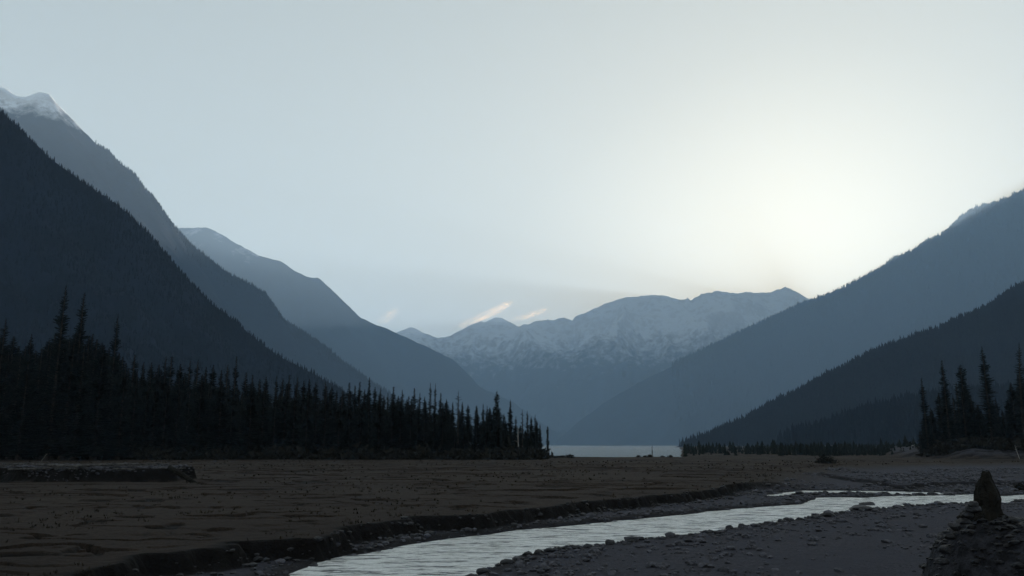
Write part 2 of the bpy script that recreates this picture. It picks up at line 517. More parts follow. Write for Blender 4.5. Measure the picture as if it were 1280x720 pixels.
def slope_points(mt, n, seed, crest_frac=.35, ulim=(-.72, .72), band=60, front=None):
    rng = np.random.default_rng(seed)
    V = mt['V'].reshape(mt['X'].shape + (3,))
    X = mt['X']; Y = mt['Y']; Z = mt['Z']
    # interpolate height at random points
    xs = X[0]; ys = Y[:, 0]
    nc = int(n * crest_frac)
    i = rng.integers(0, len(mt['cx']) - 1, nc * 3)
    f = rng.random(nc * 3)
    px = mt['cx'][i] * (1 - f) + mt['cx'][i + 1] * f + rng.normal(0, band, nc * 3) * .4
    py = mt['cy'][i] + rng.normal(0, band, nc * 3)
    qx = rng.uniform(xs[0], xs[-1], n * 14); qy = rng.uniform(ys[0], mt['cy'].max() + 60, n * 14)
    def H_(px, py):
        jx = np.clip(np.searchsorted(xs, px) - 1, 0, len(xs) - 2); jy = np.clip(np.searchsorted(ys, py) - 1, 0, len(ys) - 2)
        fx = (px - xs[jx]) / (xs[jx + 1] - xs[jx]); fy = (py - ys[jy]) / (ys[jy + 1] - ys[jy])
        return (Z[jy, jx] * (1 - fx) + Z[jy, jx + 1] * fx) * (1 - fy) + (Z[jy + 1, jx] * (1 - fx) + Z[jy + 1, jx + 1] * fx) * fy
    def sel(px, py, m):
        z = H_(px, py); u = px / py
        k = (z > 1) & (u > ulim[0]) & (u < ulim[1])
        return np.stack([px, py, z - 1.5], -1)[k][:m]
    return np.concatenate([sel(px, py, nc), sel(qx, qy, n - nc)])


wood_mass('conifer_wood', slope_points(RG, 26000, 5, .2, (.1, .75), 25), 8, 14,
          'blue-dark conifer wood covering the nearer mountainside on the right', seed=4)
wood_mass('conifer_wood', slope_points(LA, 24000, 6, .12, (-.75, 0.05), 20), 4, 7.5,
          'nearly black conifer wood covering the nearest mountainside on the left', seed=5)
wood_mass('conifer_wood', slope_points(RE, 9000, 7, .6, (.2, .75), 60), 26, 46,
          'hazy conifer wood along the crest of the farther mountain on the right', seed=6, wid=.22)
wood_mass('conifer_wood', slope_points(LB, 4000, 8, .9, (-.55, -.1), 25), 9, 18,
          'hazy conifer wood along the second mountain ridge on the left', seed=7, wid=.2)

# low wooded rise between the near right trees and the mountainside
def rise_points(n, seed, prof, d0, d1):
    rng = np.random.default_rng(seed)
    px = rng.uniform(prof[0][0], prof[-1][0], n); d = rng.uniform(d0, d1, n)
    top = np.interp(px, [p[0] for p in prof], [p[1] for p in prof])
    return px, d, top, rng


pr = [(845, 560), (900, 556), (960, 553), (1000, 546), (1018, 534), (1049, 522), (1069, 512), (1092, 500), (1130, 490), (1200, 480), (1320, 470)]
# the rise itself, a low spur of the valley side
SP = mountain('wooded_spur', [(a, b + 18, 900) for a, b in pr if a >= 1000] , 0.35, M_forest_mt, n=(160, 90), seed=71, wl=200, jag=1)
wood_mass('conifer_wood', slope_points(SP, 5200, 9, .3, (.3, .75), 15), 8, 17,
          'dark wood on the low rise just left of the tall trees at the right', seed=8)
px_, d_, t_, rg_ = rise_points(4200, 12, [(846, 0), (1160, 0)], 185, 520)
pp = np.array([((p - 640) / F * q * 1.02, q, 0.3) for p, q in zip(px_, d_) if rg_.random() < np.interp(p, [846, 960, 1010, 1140], [.25, .3, 1, 1])])
wood_mass('conifer_wood', pp, 0.5, 3.0, 'low hazy wood along the lake shore at the foot of the right mountainside', seed=10, wid=.3, hvar=True, mat=M_needle)


# ------------------------------------------------------------------ trees
def spruce_mesh(seed, h=20.0, R0=2.2, dens=1.0, bare=0.06, shape=0.85, droop=0.35, name='crown', needle=M_needle, bark=M_bark, gappy=.1, lean=0):
    rng = np.random.default_rng(seed)
    V = []; Fc = []
    z = h * bare
    tris = []
    while z < h * 0.995:
        t = z / h
        base = R0 * (1 - t) ** shape * (0.9 + .25 * math.sin(z * 1.7 + seed)) + 0.06
        if t < .25: base *= .75 + t
        nb = max(4, int(11 * dens * (1 - .4 * t)))
        for b in range(nb):
            if rng.random() < gappy: continue
            L = base * rng.uniform(.5, 1.25)
            a = rng.uniform(0, 2 * math.pi)
            dx, dy = math.cos(a), math.sin(a)
            z0 = z + rng.uniform(-.2, .2)
            k = max(3, int(L / .33))
            dr = droop * rng.uniform(.6, 1.4) * (1 - t * .9) - .35 * t
            sway = rng.uniform(.2, .4) * (0.18 + .82 * (1 - t) ** .8)
            for i in range(k):
                s0 = i / k * L; s1 = (i + 1.5) / k * L
                zc0 = z0 - dr * s0 + .10 * s0 * s0 / L; zc1 = z0 - dr * s1 + .10 * s1 * s1 / L
                wd = sway * (1.25 - i / k) * rng.uniform(.6, 1.3)
                p0 = (dx * s0, dy * s0, zc0)
                p1 = (dx * s1, dy * s1, zc1 - .05)
                for sg in (-1, 1):
                    p2 = (dx * (s0 + .75 * (s1 - s0)) - dy * wd * sg * 1.25, dy * (s0 + .75 * (s1 - s0)) + dx * wd * sg * 1.25, zc0 - wd * rng.uniform(.2, .7))
                    tris.append((p0, p1, p2))
                p3 = (dx * (s0 + .3 * (s1 - s0)), dy * (s0 + .3 * (s1 - s0)), zc0 - wd * rng.uniform(.8, 1.6))
                tris.append((p0, p1, p3))
        z += rng.uniform(.22, .36) / dens * (0.55 + .6 * (1 - t)) * h / 20
    T = np.array(tris)
    T[:, :, 0] += lean * T[:, :, 2] ** 2 / h
    V = T.reshape(-1, 3); Fc = np.arange(len(V)).reshape(-1, 3)
    crown = mesh_np(name, V, Fc, needle, False, link=False)
    # trunk
    n = 8; rings = 12
    tv = []
    for i in range(rings):
        zz = h * i / (rings - 1) * .985
        r = (0.012 * h) * (1 - i / (rings - 1)) ** .8 + .02
        if i == 0: r *= 1.5
        for j in range(n):
            an = 2 * math.pi * j / n
            tv.append((r * math.cos(an) + lean * zz * zz / h, r * math.sin(an), zz - (0.6 if i == 0 else 0)))
    tf = [(i * n + j, i * n + (j + 1) % n, (i + 1) * n + (j + 1) % n, (i + 1) * n + j) for i in range(rings - 1) for j in range(n)]
    trunk = mesh_np('trunk', tv, tf, bark, True, link=False)
    return crown, trunk, h


KIND = {
    'a': spruce_mesh(1, R0=1.9, dens=1.3, gappy=.05),
    'b': spruce_mesh(2, R0=2.3, shape=.8, gappy=.12, dens=1.3),
    'c': spruce_mesh(3, R0=1.4, shape=.7, gappy=.2),
    'd': spruce_mesh(4, R0=2.9, shape=.72, dens=1.35),
    'spire': spruce_mesh(5, R0=1.2, shape=.6, gappy=.1, dens=1.1),
    'big': spruce_mesh(6, h=30, R0=3.0, shape=.75, gappy=.05, dens=1.25),
    'big2': spruce_mesh(8, h=30, R0=2.5, shape=.66, gappy=.08, dens=1.25),
    'broad': spruce_mesh(9, h=20, R0=3.0, shape=.5, dens=1.1),
    'sparse': spruce_mesh(10, h=20, R0=1.2, shape=.5, gappy=.55, dens=.7, bare=.25),
    'lean': spruce_mesh(13, h=26, R0=2.0, shape=.7, gappy=.2, lean=.05),
    'thin': spruce_mesh(12, h=10, R0=.55, shape=.3, gappy=.5, dens=1.4, bare=.25),
}


def tree(kind, x, y, height, label, group=None, name='spruce_tree', wide=1.0, rz=None):
    crown, trunk, h = KIND[kind]
    e = bpy.data.objects.new(name, None)
    e.empty_display_size = 1
    e.location = (x, y, gh(x, y) - .1)
    s = height / h
    e.scale = (s * wide, s * wide, s)
    e.rotation_euler = (0, 0, random.uniform(0, 6.28) if rz is None else rz)
    C.objects.link(e)
    c = bpy.data.objects.new('crown', crown); C.objects.link(c); c.parent = e
    t = bpy.data.objects.new('trunk', trunk); C.objects.link(t); t.parent = e
    return tag(e, label, 'tree', group)


def tree_px(kind, px, top, d, label, group=None, wide=1.0, **kw):
    x, y, z = at_depth(px, top, d)
    return tree(kind, x, y, z - gh(x, y), label, group, wide=wide, **kw)


GL = 'spruces of the wooded band on the left bank'
GR = 'spruces of the clump on the right bank'
# single trees one can pick out on the skyline
tree_px('big', 83, 355, 132, 'tallest black spruce of the left wood, left one of the twin spires at the left', wide=.95)
tree_px('big2', 106, 364, 134, 'tall narrow black spruce just right of the tallest spire at the left', wide=.95)
tree_px('big', 148, 391, 138, 'tall black spruce standing alone right of the twin tall spires', wide=.8)
tree_px('big', 8, 396, 130, 'tall black spruce at the left edge of the photo', wide=1.1)
tree_px('b', 40, 416, 131, 'shorter black spruce between the left photo edge and the twin spires', wide=1.0)
tree_px('spire', 296, 444, 150, 'narrow spire rising above the level left wood, left of the wood\'s middle')
tree_px('a', 462, 471, 150, 'pointed spruce standing highest in the middle of the left wood')
tree_px('c', 538, 477, 150, 'left one of the paired tall spruces right of the wood\'s middle')
tree_px('c', 544.5, 478, 152, 'right one of the paired tall spruces right of the wood\'s middle', wide=.9)
tree_px('broad', 621, 488, 148, 'tall broad spruce with pointed top near the wood\'s right end', wide=.62)
tree_px('a', 638, 499, 148, 'pointed spruce just right of the broad tall one near the wood\'s end', wide=1.2)
tree_px('a', 675, 529, 146, 'low last full spruce at the right end of the wood', wide=1.3)
tree_px('thin', 684.5, 532, 145, 'thin lone tufted tree apart from the right end of the wood')
tree_px('spire', 1151.5, 471, 152, 'thin spire at the left of the right bank clump', wide=1.2)
tree_px('big2', 1177, 449, 154, 'second pointed spruce from the left in the right bank clump', wide=1.15)
tree_px('broad', 1200, 455, 158, 'broad blunt spruce in the middle of the right bank clump', wide=.92)
tree_px('big', 1227, 432, 152, 'tallest full spruce of the right bank clump', wide=1.2)
tree_px('lean', 1266, 427, 150, 'tall spruce leaning slightly at the right edge of the photo', wide=1.2, rz=0)

sky_l = [(169, 441, 'c'), (180, 452, 'a'), (190, 452, 'b'), (199, 455, 'a'), (208, 444, 'c'), (215, 444, 'spire'), (226, 454, 'b'), (238, 449, 'c'), (248, 448, 'c'), (258, 458, 'a'),
         (267, 455, 'b'), (277, 462, 'a'), (285, 454, 'c'), (308, 464, 'spire'), (316, 467, 'spire'), (325, 473, 'a'), (333, 470, 'b'), (346, 469, 'c'), (354, 471, 'c'), (362, 467, 'spire'), (372, 470, 'c'),
         (380, 475, 'b'), (387, 473, 'a'), (395, 477, 'b'), (407, 475, 'c'), (415, 482, 'b'), (421, 487, 'a'), (428, 487, 'c'), (437, 477, 'spire'), (444, 481, 'spire'), (450, 476, 'spire'),
         (456, 486, 'b'), (469, 483, 'b'), (476, 484, 'c'), (485, 490, 'c'), (492, 482, 'spire'), (498, 494, 'b'), (503, 486, 'c'), (511, 494, 'spire'), (518, 484, 'spire'), (525, 490, 'c'), (531, 495, 'b'),
         (551, 490, 'spire'), (558, 498, 'b'), (566, 502, 'a'), (573, 487, 'sparse'), (578, 502, 'a'), (585, 505, 'b'), (595, 506, 'c'), (604, 504, 'spire'), (609, 506, 'c'), (613, 510, 'a'),
         (630, 516, 'b'), (645, 519, 'c'), (653, 510, 'sparse'), (659, 512, 'c'), (664, 520, 'b'), (669, 517, 'c'), (671, 524, 'b')]
for i, (px, top, k) in enumerate(sky_l):
    tree_px(k, px, top, 149 + 5 * ((i * 7) % 3), 'black spruce crowded with others in the long wood on the left bank', GL, wide=random.uniform(1.3, 1.8))
env = [(-60, 400), (0, 420), (40, 428), (75, 418), (110, 415), (140, 435), (170, 462), (300, 474), (400, 486), (460, 492), (560, 506), (620, 512), (660, 524), (672, 534)]
for i in range(165):
    px = -55 + (727) * (i + random.random()) / 165
    top = np.interp(px, [e[0] for e in env], [e[1] for e in env]) + random.uniform(-4, 22)
    d = random.uniform(138, 146) if i % 3 == 0 else random.uniform(146, 165)
    if px < 165: d -= 6
    k = random.choice(['a', 'b', 'd', 'a', 'b', 'd'])
    tree_px(k, px, top, d, 'black spruce crowded with others in the long wood on the left bank', GL, wide=random.uniform(1.5, 2.1))
env_r = [(1143, 540), (1152, 505), (1166, 487), (1180, 478), (1200, 475), (1216, 480), (1240, 490), (1252, 505), (1262, 470), (1290, 440), (1340, 430)]
for i in range(40):
    px = 1146 + (190) * (i + random.random()) / 40
    top = np.interp(px, [e[0] for e in env_r], [e[1] for e in env_r]) + random.uniform(0, 30)
    k = random.choice(['a', 'b', 'd', 'c'])
    tree_px(k, px, top, random.uniform(153, 172), 'black spruce crowded with others in the clump on the right bank', GR, wide=random.uniform(1.4, 1.9))
# small saplings on the shore
tree_px('thin', 815, 556, 158, 'tiny thin sapling against the pale lake', wide=.8)


def bush_mesh(seed, r=1.0, n=500):
    rng = np.random.default_rng(seed)
    tr = []
    for i in range(n):
        a = rng.uniform(0, 6.28); el = rng.uniform(.05, 1.5); q = r * rng.uniform(.2, 1) * rng.uniform(.6, 1)
        p = np.array([q * math.cos(a) * math.cos(el), q * math.sin(a) * math.cos(el), q * math.sin(el) * .75])
        v = rng.normal(0, .12, (2, 3)) * r
        v[:, 2] = np.abs(v[:, 2])
        tr.append((p, p + v[0], p + v[1]))
    T = np.array(tr).reshape(-1, 3)
    T[:, 2] -= .05
    return mesh_np('shrub', T, np.arange(len(T)).reshape(-1, 3), M_bush, link=False)


BM = [bush_mesh(i) for i in range(4)]


def bush(px, py, d, s, label, group=None):
    x, y, _ = at_depth(px, py, d)
    o = bpy.data.objects.new('shrub', BM[random.randrange(4)])
    o.location = (x, y, gh(x, y)); o.scale = (s * random.uniform(.9, 1.5), s, s * random.uniform(.7, 1.1)); o.rotation_euler = (0, 0, random.uniform(0, 6))
    C.objects.link(o)
    return tag(o, label, 'shrub', group)


for px in (691, 697, 703, 712):
    bush(px, 570, 157, random.uniform(.7, 1.3), 'small dark shrub on the lake shore just right of the lone thin tree', 'shrubs at the right end of the wood')
for px in (798, 806, 812, 828, 838):
    bush(px, 570, 160, random.uniform(.4, .8), 'small dark shrub on the shore below the tiny sapling', 'shrubs on the shore below the sapling')
bush(1031, 574, 108, 1.5, 'dark shrub alone on the flats left of the right bank clump')
bush(1038, 574, 109, 1.0, 'smaller dark shrub touching the lone shrub on the right flats')
bush(1274, 604, 53, 0.65, 'dark shrub on the low ledge at the right edge behind the stump')

# undergrowth that closes the foot of the woods
def undergrowth(name, rects, n, label, seed):
    rng = np.random.default_rng(seed)
    tr = []
    for (p0, p1, d0, d1, hh) in rects:
        m = n
        px = rng.uniform(p0, p1, m); d = rng.uniform(d0, d1, m)
        x = (px - 640) / F * d * 1.02
        g = ground_h(x, d)
        for j in range(m):
            h_ = hh * rng.uniform(.3, 1)
            c = np.array([x[j], d[j], g[j]])
            for k in range(5):
                q = rng.normal(0, .8, 3); q[2] = abs(q[2]) * .4 * h_
                v = rng.normal(0, .5, (2, 3)); v[:, 2] = abs(v[:, 2]) * .9
                tr.append((c + q - (0, 0, .2), c + q + v[0], c + q + v[1]))
    T = np.array(tr).reshape(-1, 3)
    o = mesh_np(name, T, np.arange(len(T)).reshape(-1, 3), M_bush)
    tag(o, label, 'undergrowth', kind='stuff')


undergrowth('undergrowth', [(-90, 676, 136, 152, 2.6)], 7000, 'dark undergrowth along the foot of the wood on the left bank', 3)
undergrowth('undergrowth', [(1142, 1350, 148, 160, 2.2)], 2500, 'dark undergrowth along the foot of the clump on the right bank', 4)


# ------------------------------------------------------------------ logs, snags
def log_mesh(name, L, r0, r1, seed, mat, bend=.1, upright=False, stubs=3):
    rng = np.random.default_rng(seed)
    n = 9; rings = 14
    V = []; Fq = []
    for i in range(rings):
        t = i / (rings - 1)
        c = np.array([(t - .5) * L, bend * math.sin(t * 3 + seed) * L * .3, bend * .25 * math.sin(t * 5 + seed * 2) * L * .3])
        if upright: c = np.array([c[1] * .5, c[2] * .5, t * L])
        r = r0 + (r1 - r0) * t
        for j in range(n):
            a = 2 * math.pi * j / n
            rr = r * rng.uniform(.82, 1.12)
            if upright: V.append(c + (rr * math.cos(a), rr * math.sin(a), 0))
            else: V.append(c + (0, rr * math.cos(a), rr * math.sin(a)))
    for i in range(rings - 1):
        for j in range(n):
            Fq.append((i * n + j, i * n + (j + 1) % n, (i + 1) * n + (j + 1) % n, (i + 1) * n + j))
    for base in (0, (rings - 1) * n):
        c = np.mean(V[base:base + n], 0); ci = len(V); V.append(c)
        for j in range(n):
            Fq.append((base + j, base + (j + 1) % n, ci, ci))
    for s in range(stubs):
        t = rng.uniform(.3, .95)
        b = np.array(V[int(t * (rings - 1)) * n]); a = rng.uniform(0, 6.28); LL = rng.uniform(2, 7) * r0
        dirv = np.array([rng.uniform(-.3, .8), math.cos(a), math.sin(a)]) if not upright else np.array([math.cos(a), math.sin(a), .4])
        k0 = len(V)
        ctr = b
        for q, rr in ((0, r0 * .28), (.6, r0 * .18), (1, r0 * .05)):
            for j in range(4):
                an = math.pi / 2 * j
                e1 = np.cross(dirv, (0, 0, 1.1)); e1 = e1 / np.linalg.norm(e1); e2 = np.cross(dirv, e1); e2 = e2 / np.linalg.norm(e2)
                V.append(ctr + dirv * LL * q + rr * (math.cos(an) * e1 + math.sin(an) * e2))
        for i in range(2):
            for j in range(4):
                Fq.append((k0 + i * 4 + j, k0 + i * 4 + (j + 1) % 4, k0 + (i + 1) * 4 + (j + 1) % 4, k0 + (i + 1) * 4 + j))
    me = bpy.data.meshes.new(name)
    me.from_pydata([tuple(v) for v in V], [], [f if f[2] != f[3] else f[:3] for f in Fq])
    me.materials.append(mat); me.update()
    return me


def place(name, me, loc, rot, label, cat, group=None, scale=1):
    o = bpy.data.objects.new(name, me); o.location = loc; o.rotation_euler = rot
    o.scale = (scale,) * 3 if not isinstance(scale, tuple) else scale
    C.objects.link(o)
    return tag(o, label, cat, group)


logs = [log_mesh('driftwood_log', 5, .17, .10, i, M_drift, .12) for i in range(5)]
for i in range(26):
    px = -20 + 245 * (i + random.random()) / 26
    d = random.uniform(51.5, 57)
    x, y, _ = at_depth(px, 585, d)
    for _t in range(14):
        if gh(x, y) > 1.2: break
        y += .3; x *= 1.004
    else: continue
    place('driftwood_log', logs[i % 5], (x, y, gh(x, y) + .1 + .08 * (i % 3)), (random.uniform(-.05, .05), random.uniform(-.08, .08), random.uniform(-.5, .5)),
          'grey driftwood log lying in the heap on top of the dark bank at the left', 'log', 'driftwood logs on the dark bank at the left', random.uniform(.25, .6))
x, y = at_ground(231, 598, .9)
place('driftwood_log', log_mesh('driftwood_log', 2.2, .2, .12, 9, M_stump, .1), (x - .1, y, gh(x, y) + .42), (0, R(30), R(5)),
      'dark log end poking down over the right end of the driftwood bank', 'log')
bx = [(112, 547), (148, 565)]
snag = log_mesh('snag', 4.5, .14, .05, 21, M_palebark, .1, True)
for (px, py, d, s, tilt, lab) in ((648, 531, 143, 1.22, 0.0, 'pale straight dead trunk in the gap near the right end of the wood'),
                                  (52, 566, 124, .35, 0.6, 'short leaning dead trunk at the foot of the left wood'),
                                  (1271, 545, 140, .55, -.2, 'short pale dead trunk at the right edge below the leaning spruce')):
    x, y, _ = at_depth(px, py, d)
    place('dead_trunk', snag, (x, y, gh(x, y) - .1), (0, tilt, 0), lab, 'dead tree', None, (s * 0.9, s * 0.9, s))


# ------------------------------------------------------------------ rocks
def rock_arr(seed, sub=2, flat=.6, rough=.25):
    import bmesh
    bm = bmesh.new(); bmesh.ops.create_icosphere(bm, subdivisions=sub, radius=1)
    V = np.array([v.co[:] for v in bm.verts]); Fc = np.array([[v.index for v in f.verts] for f in bm.faces]); bm.free()
    rng = np.random.default_rng(seed)
    o = rng.uniform(0, 50, 3)
    for k in range(9):
        nrm = rng.normal(0, 1, 3); nrm /= np.linalg.norm(nrm); c = rng.uniform(.55, .9)
        dd = V @ nrm
        V = V - np.outer(np.maximum(dd - c, 0), nrm) * .9
    r = 1 + rough * (fbm(V[:, 0] * 1.5 + o[0], V[:, 1] * 1.5 + V[:, 2] * 1.3 + o[1], 4, seed) - .5) * 2
    V = V * r[:, None]
    V[:, 0] *= rng.uniform(.9, 1.35); V[:, 1] *= rng.uniform(.8, 1.15); V[:, 2] *= flat
    return V, Fc


RA = [rock_arr(i, 1, .55) for i in range(10)]
RB_ = [rock_arr(i + 20, 3, .6) for i in range(6)]
rock_me = [mesh_np('rock', V, Fc, M_rock, False, link=False) for V, Fc in RB_]
rock_dk = [mesh_np('rock', V, Fc, M_rockdark, False, link=False) for V, Fc in RB_]
rock_pl = [mesh_np('rock', V, Fc, M_palerock, False, link=False) for V, Fc in RB_]


def scatter_rocks(name, X, Y, Sz, mat, label, seed, sink=.25):
    rng = np.random.default_rng(seed)
    Z = ground_h(X, Y)
    Vs = []; Fs = []; off = 0
    for i in range(len(X)):
        V, Fc = RA[rng.integers(0, 10)]
        a = rng.uniform(0, 6.28); c, s = math.cos(a), math.sin(a)
        v = V * Sz[i]
        v = np.stack([v[:, 0] * c - v[:, 1] * s + X[i], v[:, 0] * s + v[:, 1] * c + Y[i], v[:, 2] + Z[i] + Sz[i] * sink], -1)
        Vs.append(v); Fs.append(Fc + off); off += len(v)
    o = mesh_np(name, np.concatenate(Vs), np.concatenate(Fs), mat)
    return tag(o, label, 'stones', kind='stuff')


def pts_region(n, x0, x1, y0, y1, test, seed):
    rng = np.random.default_rng(seed)
    X = rng.uniform(x0, x1, n); Y = rng.uniform(y0, y1, n)
    k = test(X, Y)
    return X[k], Y[k]


# cobbles thick along the near river edge, thinner up the bar, in clusters
def edge_test(X, Y):
    s = sdist(river, X, Y); tS = sdist(terr, X, Y)
    cl = fbm(X / 1.6, Y / 1.6, 3, 5)
    r = np.random.default_rng(2).random(X.shape)
    dens = np.exp(-np.maximum(-s - .1, 0) / 1.6) * .9 + .7 * sstep(.56, .68, cl) + .03
    return (s < .35) & (tS < -.4) & (r < dens)


X, Y = pts_region(30000, -6, 34, 14, 58, edge_test, 21)
Sz = np.random.default_rng(3).lognormal(-3.1, .6, len(X)).clip(.015, .26)
scatter_rocks('cobbles', X, Y, Sz, M_rock, 'loose grey cobbles scattered over the gravel bar along the river', 4)
X, Y = pts_region(14000, 14, 62, 50, 100, lambda X, Y: (sdist(terr, X, Y) < -.5) & (fbm(X / 5, Y / 7, 4, 66) > .46), 31)
Sz = np.random.default_rng(13).lognormal(-2.6, .5, len(X)).clip(.04, .3)
scatter_rocks('cobbles', X, Y, Sz, M_rock, 'grey cobbles over the gravel flat beyond the river', 14)
X, Y = pts_region(9000, -6, 40, 14, 62, lambda X, Y: (sdist(river, X, Y) > -.45) & (sdist(river, X, Y) < .12) | ((sdist(ch2, X, Y) > -1.6) & (sdist(ch2, X, Y) < .25) & (np.random.default_rng(1).random(X.shape) < .5)), 22)
Sz = np.random.default_rng(5).lognormal(-2.8, .45, len(X)).clip(.025, .18)
scatter_rocks('wet_cobbles', X, Y, Sz, M_rockdark, 'wet dark cobbles along the edges of the river', 6)
# rubble on the bank at the left and grit over the flats
def wtest(X, Y):
    s_ = sdist(wood, X, Y)
    return (s_ > .1) & (s_ < 5)
X, Y = pts_region(16000, -60, -15, 48, 62, wtest, 29)
Sz = np.random.default_rng(9).lognormal(-2.6, .5, len(X)).clip(.03, .3)
scatter_rocks('rubble', X, Y, Sz, M_rock, 'grey rubble strewn on top of the dark bank at the left', 9)
# clods fallen from the cut bank
X, Y = pts_region(16000, -16, 24, 12, 56, lambda X, Y: (sdist(terr, X, Y) > -.9) & (sdist(terr, X, Y) < .15), 23)
Sz = np.random.default_rng(6).lognormal(-2.75, .5, len(X)).clip(.03, .15)
scatter_rocks('soil_clods', X, Y, Sz, M_rockdark, 'dark clods of soil along the foot of the cut bank', 7)

def tufts():
    rng = np.random.default_rng(77)
    n = 11000
    d = 14 + 110 * rng.random(n) ** 1.6
    x = (rng.uniform(-.72, .6, n)) * (d + 4)
    s_ = sdist(terr, x, d)
    k = (s_ > .15) & (fbm(x / 5, d / 5, 4, 55) + .25 * np.exp(-s_ / 1.0) > rng.uniform(.42, .75, n))
    x, d = x[k], d[k]; z = ground_h(x, d); m = len(x)
    T = []
    for b in range(5):
        a = rng.uniform(0, 6.28, m); r = rng.uniform(.02, .09, m); h = rng.uniform(.02, .09, m) * (1 + d / 60)
        p = np.stack([x + r * np.cos(a), d + r * np.sin(a), z - .02], -1)
        w_ = np.stack([np.cos(a + 1.5), np.sin(a + 1.5), 0 * a], -1) * (.012 + .0006 * d)[:, None]
        tip = p + np.stack([np.cos(a) * h * .6, np.sin(a) * h * .6, h], -1)
        T.append(np.stack([p - w_, p + w_, tip], 1))
    T = np.concatenate(T).reshape(-1, 3)
    o = mesh_np('grass', T, np.arange(len(T)).reshape(-1, 3), M_grass)
    tag(o, 'short withered grass tufts on the brown flats left of the river', 'grass', kind='stuff')


M_grass = simple_mat('withered_grass', (0.014, 0.011, 0.008), (0.05, 0.04, 0.028), .8, .95)
tufts()
# larger rocks that can be told apart
def rock(px, py, size, me, label, group=None, z=0.1, rz=None, flat=1.0, cat='rock'):
    x, y = at_ground(px, py, z)
    return place('rock', me, (x, y, gh(x, y) + size * .15), (0, 0, random.uniform(0, 6) if rz is None else rz), label, cat, group, (size, size, size * flat))


rock(1084, 629, .52, rock_dk[0], 'dark boulder standing out of the river, the largest one in the water', z=.05, flat=1.5)
rock(1090, 634, .42, rock_dk[1], 'dark rock just below the largest boulder in the river', flat=.6)
rock(1075, 636, .5, rock_dk[2], 'flat dark rock left of and below the largest river boulder', flat=.5)
rock(1036, 645, .30, rock_dk[3], 'dark rock on the near water edge left of the flat dark rock')
rock(1020, 627, .30, rock_dk[4], 'dark rock at the corner of the river\'s far edge')
rock(1051, 652, .26, rock_me[1], 'grey rock on the bar below the river boulder')
for i in range(46):
    t = (i + random.random()) / 46
    px = 600 + 600 * t
    ey = np.interp(px, [p[0] for p in RB[::-1]], [p[1] for p in RB[::-1]]) + random.uniform(-3, 3)
    rock(px, ey, random.uniform(.06, .18), rock_dk[i % 6], 'dark wet rock in the row along the near edge of the river', 'rocks along the near river edge', z=0)
for i in range(60):
    px = random.uniform(640, 1170); ey = np.interp(px, [p[0] for p in RB[::-1]], [p[1] for p in RB[::-1]]) + random.uniform(6, 40)
    if ey > 718: continue
    rock(px, ey, random.uniform(.07, .2), rock_me[i % 6], 'grey rock lying loose on the gravel bar right of the river', 'loose rocks on the gravel bar')
for i in range(60):
    px = 960 + 240 * (i + random.random()) / 60
    rock(px, random.uniform(613, 619.5), random.uniform(.12, .30), rock_dk[i % 6], 'dark rock in or beside the thin side channel behind the river', 'rocks beside the side channel', z=0)
rock(148, 568, .9, rock_pl[0], 'pale flat boulder at the foot of the left wood', z=.55, flat=.5)
rock(54, 567, .8, rock_pl[1], 'pale boulder in the shade of the left wood, left of the flat one', z=.55, flat=.6)
rock(1144, 566, .8, rock_pl[2], 'pale boulder at the foot of the thin spire on the right bank', z=.8, flat=.7)

# ------------------------------------------------------------------ mound with stump, lower right
def build_mound():
    # silhouette: left flank rises steeply from the photo's bottom edge to the stump
    n_a, n_r = 220, 120
    cx, cy = 9.85, 15.7
    V = []
    a = np.linspace(0, 2 * math.pi, n_a, endpoint=False)
    r = np.linspace(0, 1, n_r)
    A_, R_ = np.meshgrid(a, r)
    rx = np.where(np.cos(A_) > 0, 1.75 + 4.6 * np.cos(A_).clip(0) ** 1.5, 1.75); ry = 3.0
    X = cx + R_ * rx * np.cos(A_) * (1 + .12 * (fbm(np.cos(A_) * 2 + 5, np.sin(A_) * 2 + 5, 3, 3) - .5) * 2)
    Y = cy + R_ * ry * np.sin(A_)
    ca = np.cos(A_)
    ex = 1.6 + 4.0 * (-ca).clip(0) ** 2
    prof = (1 - R_ ** ex).clip(0)
    dx = X - cx
    Z = 0.0 + 1.45 * prof + .30 * (fbm(X * 1.1, Y * 1.1, 5, 8) - .5) * (1 - R_ ** 4) + .16 * (ridged(X * 2.4, Y * 2.4, 4, 4) - .5)
    Z[-1] = -.3
    ga = ground_h(X, Y)
    Z = np.maximum(Z + .03, Z * 0 - .3) + 0.05
    f = grid_faces(n_r, n_a + 1)
    i = np.arange(n_r * n_a).reshape(n_r, n_a); j = np.roll(i, -1, 1)
    Fq = np.stack([i[:-1], j[:-1], j[1:], i[1:]], -1).reshape(-1, 4)
    Vv = np.stack([X, Y, Z], -1).reshape(-1, 3)
    m = simple_mat('stony_soil', (0.013, 0.013, 0.016), (0.042, 0.042, 0.05), 5, 0.95, .9, spec=.12)
    o = mesh_np('stony_mound', Vv, Fq, m, True)
    tag(o, 'dark stony mound rising in the lower right corner under the stump', 'mound')
    return X, Y, Z


mX, mY, mZ = build_mound()
rngm = np.random.default_rng(44)
Vs = []; Fs = []; off = 0
for k in range(2800):
    i = rngm.integers(4, mX.shape[0] - 3); j = rngm.integers(0, mX.shape[1])
    V, Fc = RA[rngm.integers(0, 10)]
    s = float(np.clip(rngm.lognormal(-3.1, .55), .015, .12))
    Vs.append(V * s + np.array([mX[i, j], mY[i, j], mZ[i, j] + s * .1])); Fs.append(Fc + off); off += len(V)
tag(mesh_np('mound_stones', np.concatenate(Vs), np.concatenate(Fs), M_rockdark), 'dark stones covering the mound in the lower right corner', 'stones', kind='stuff')


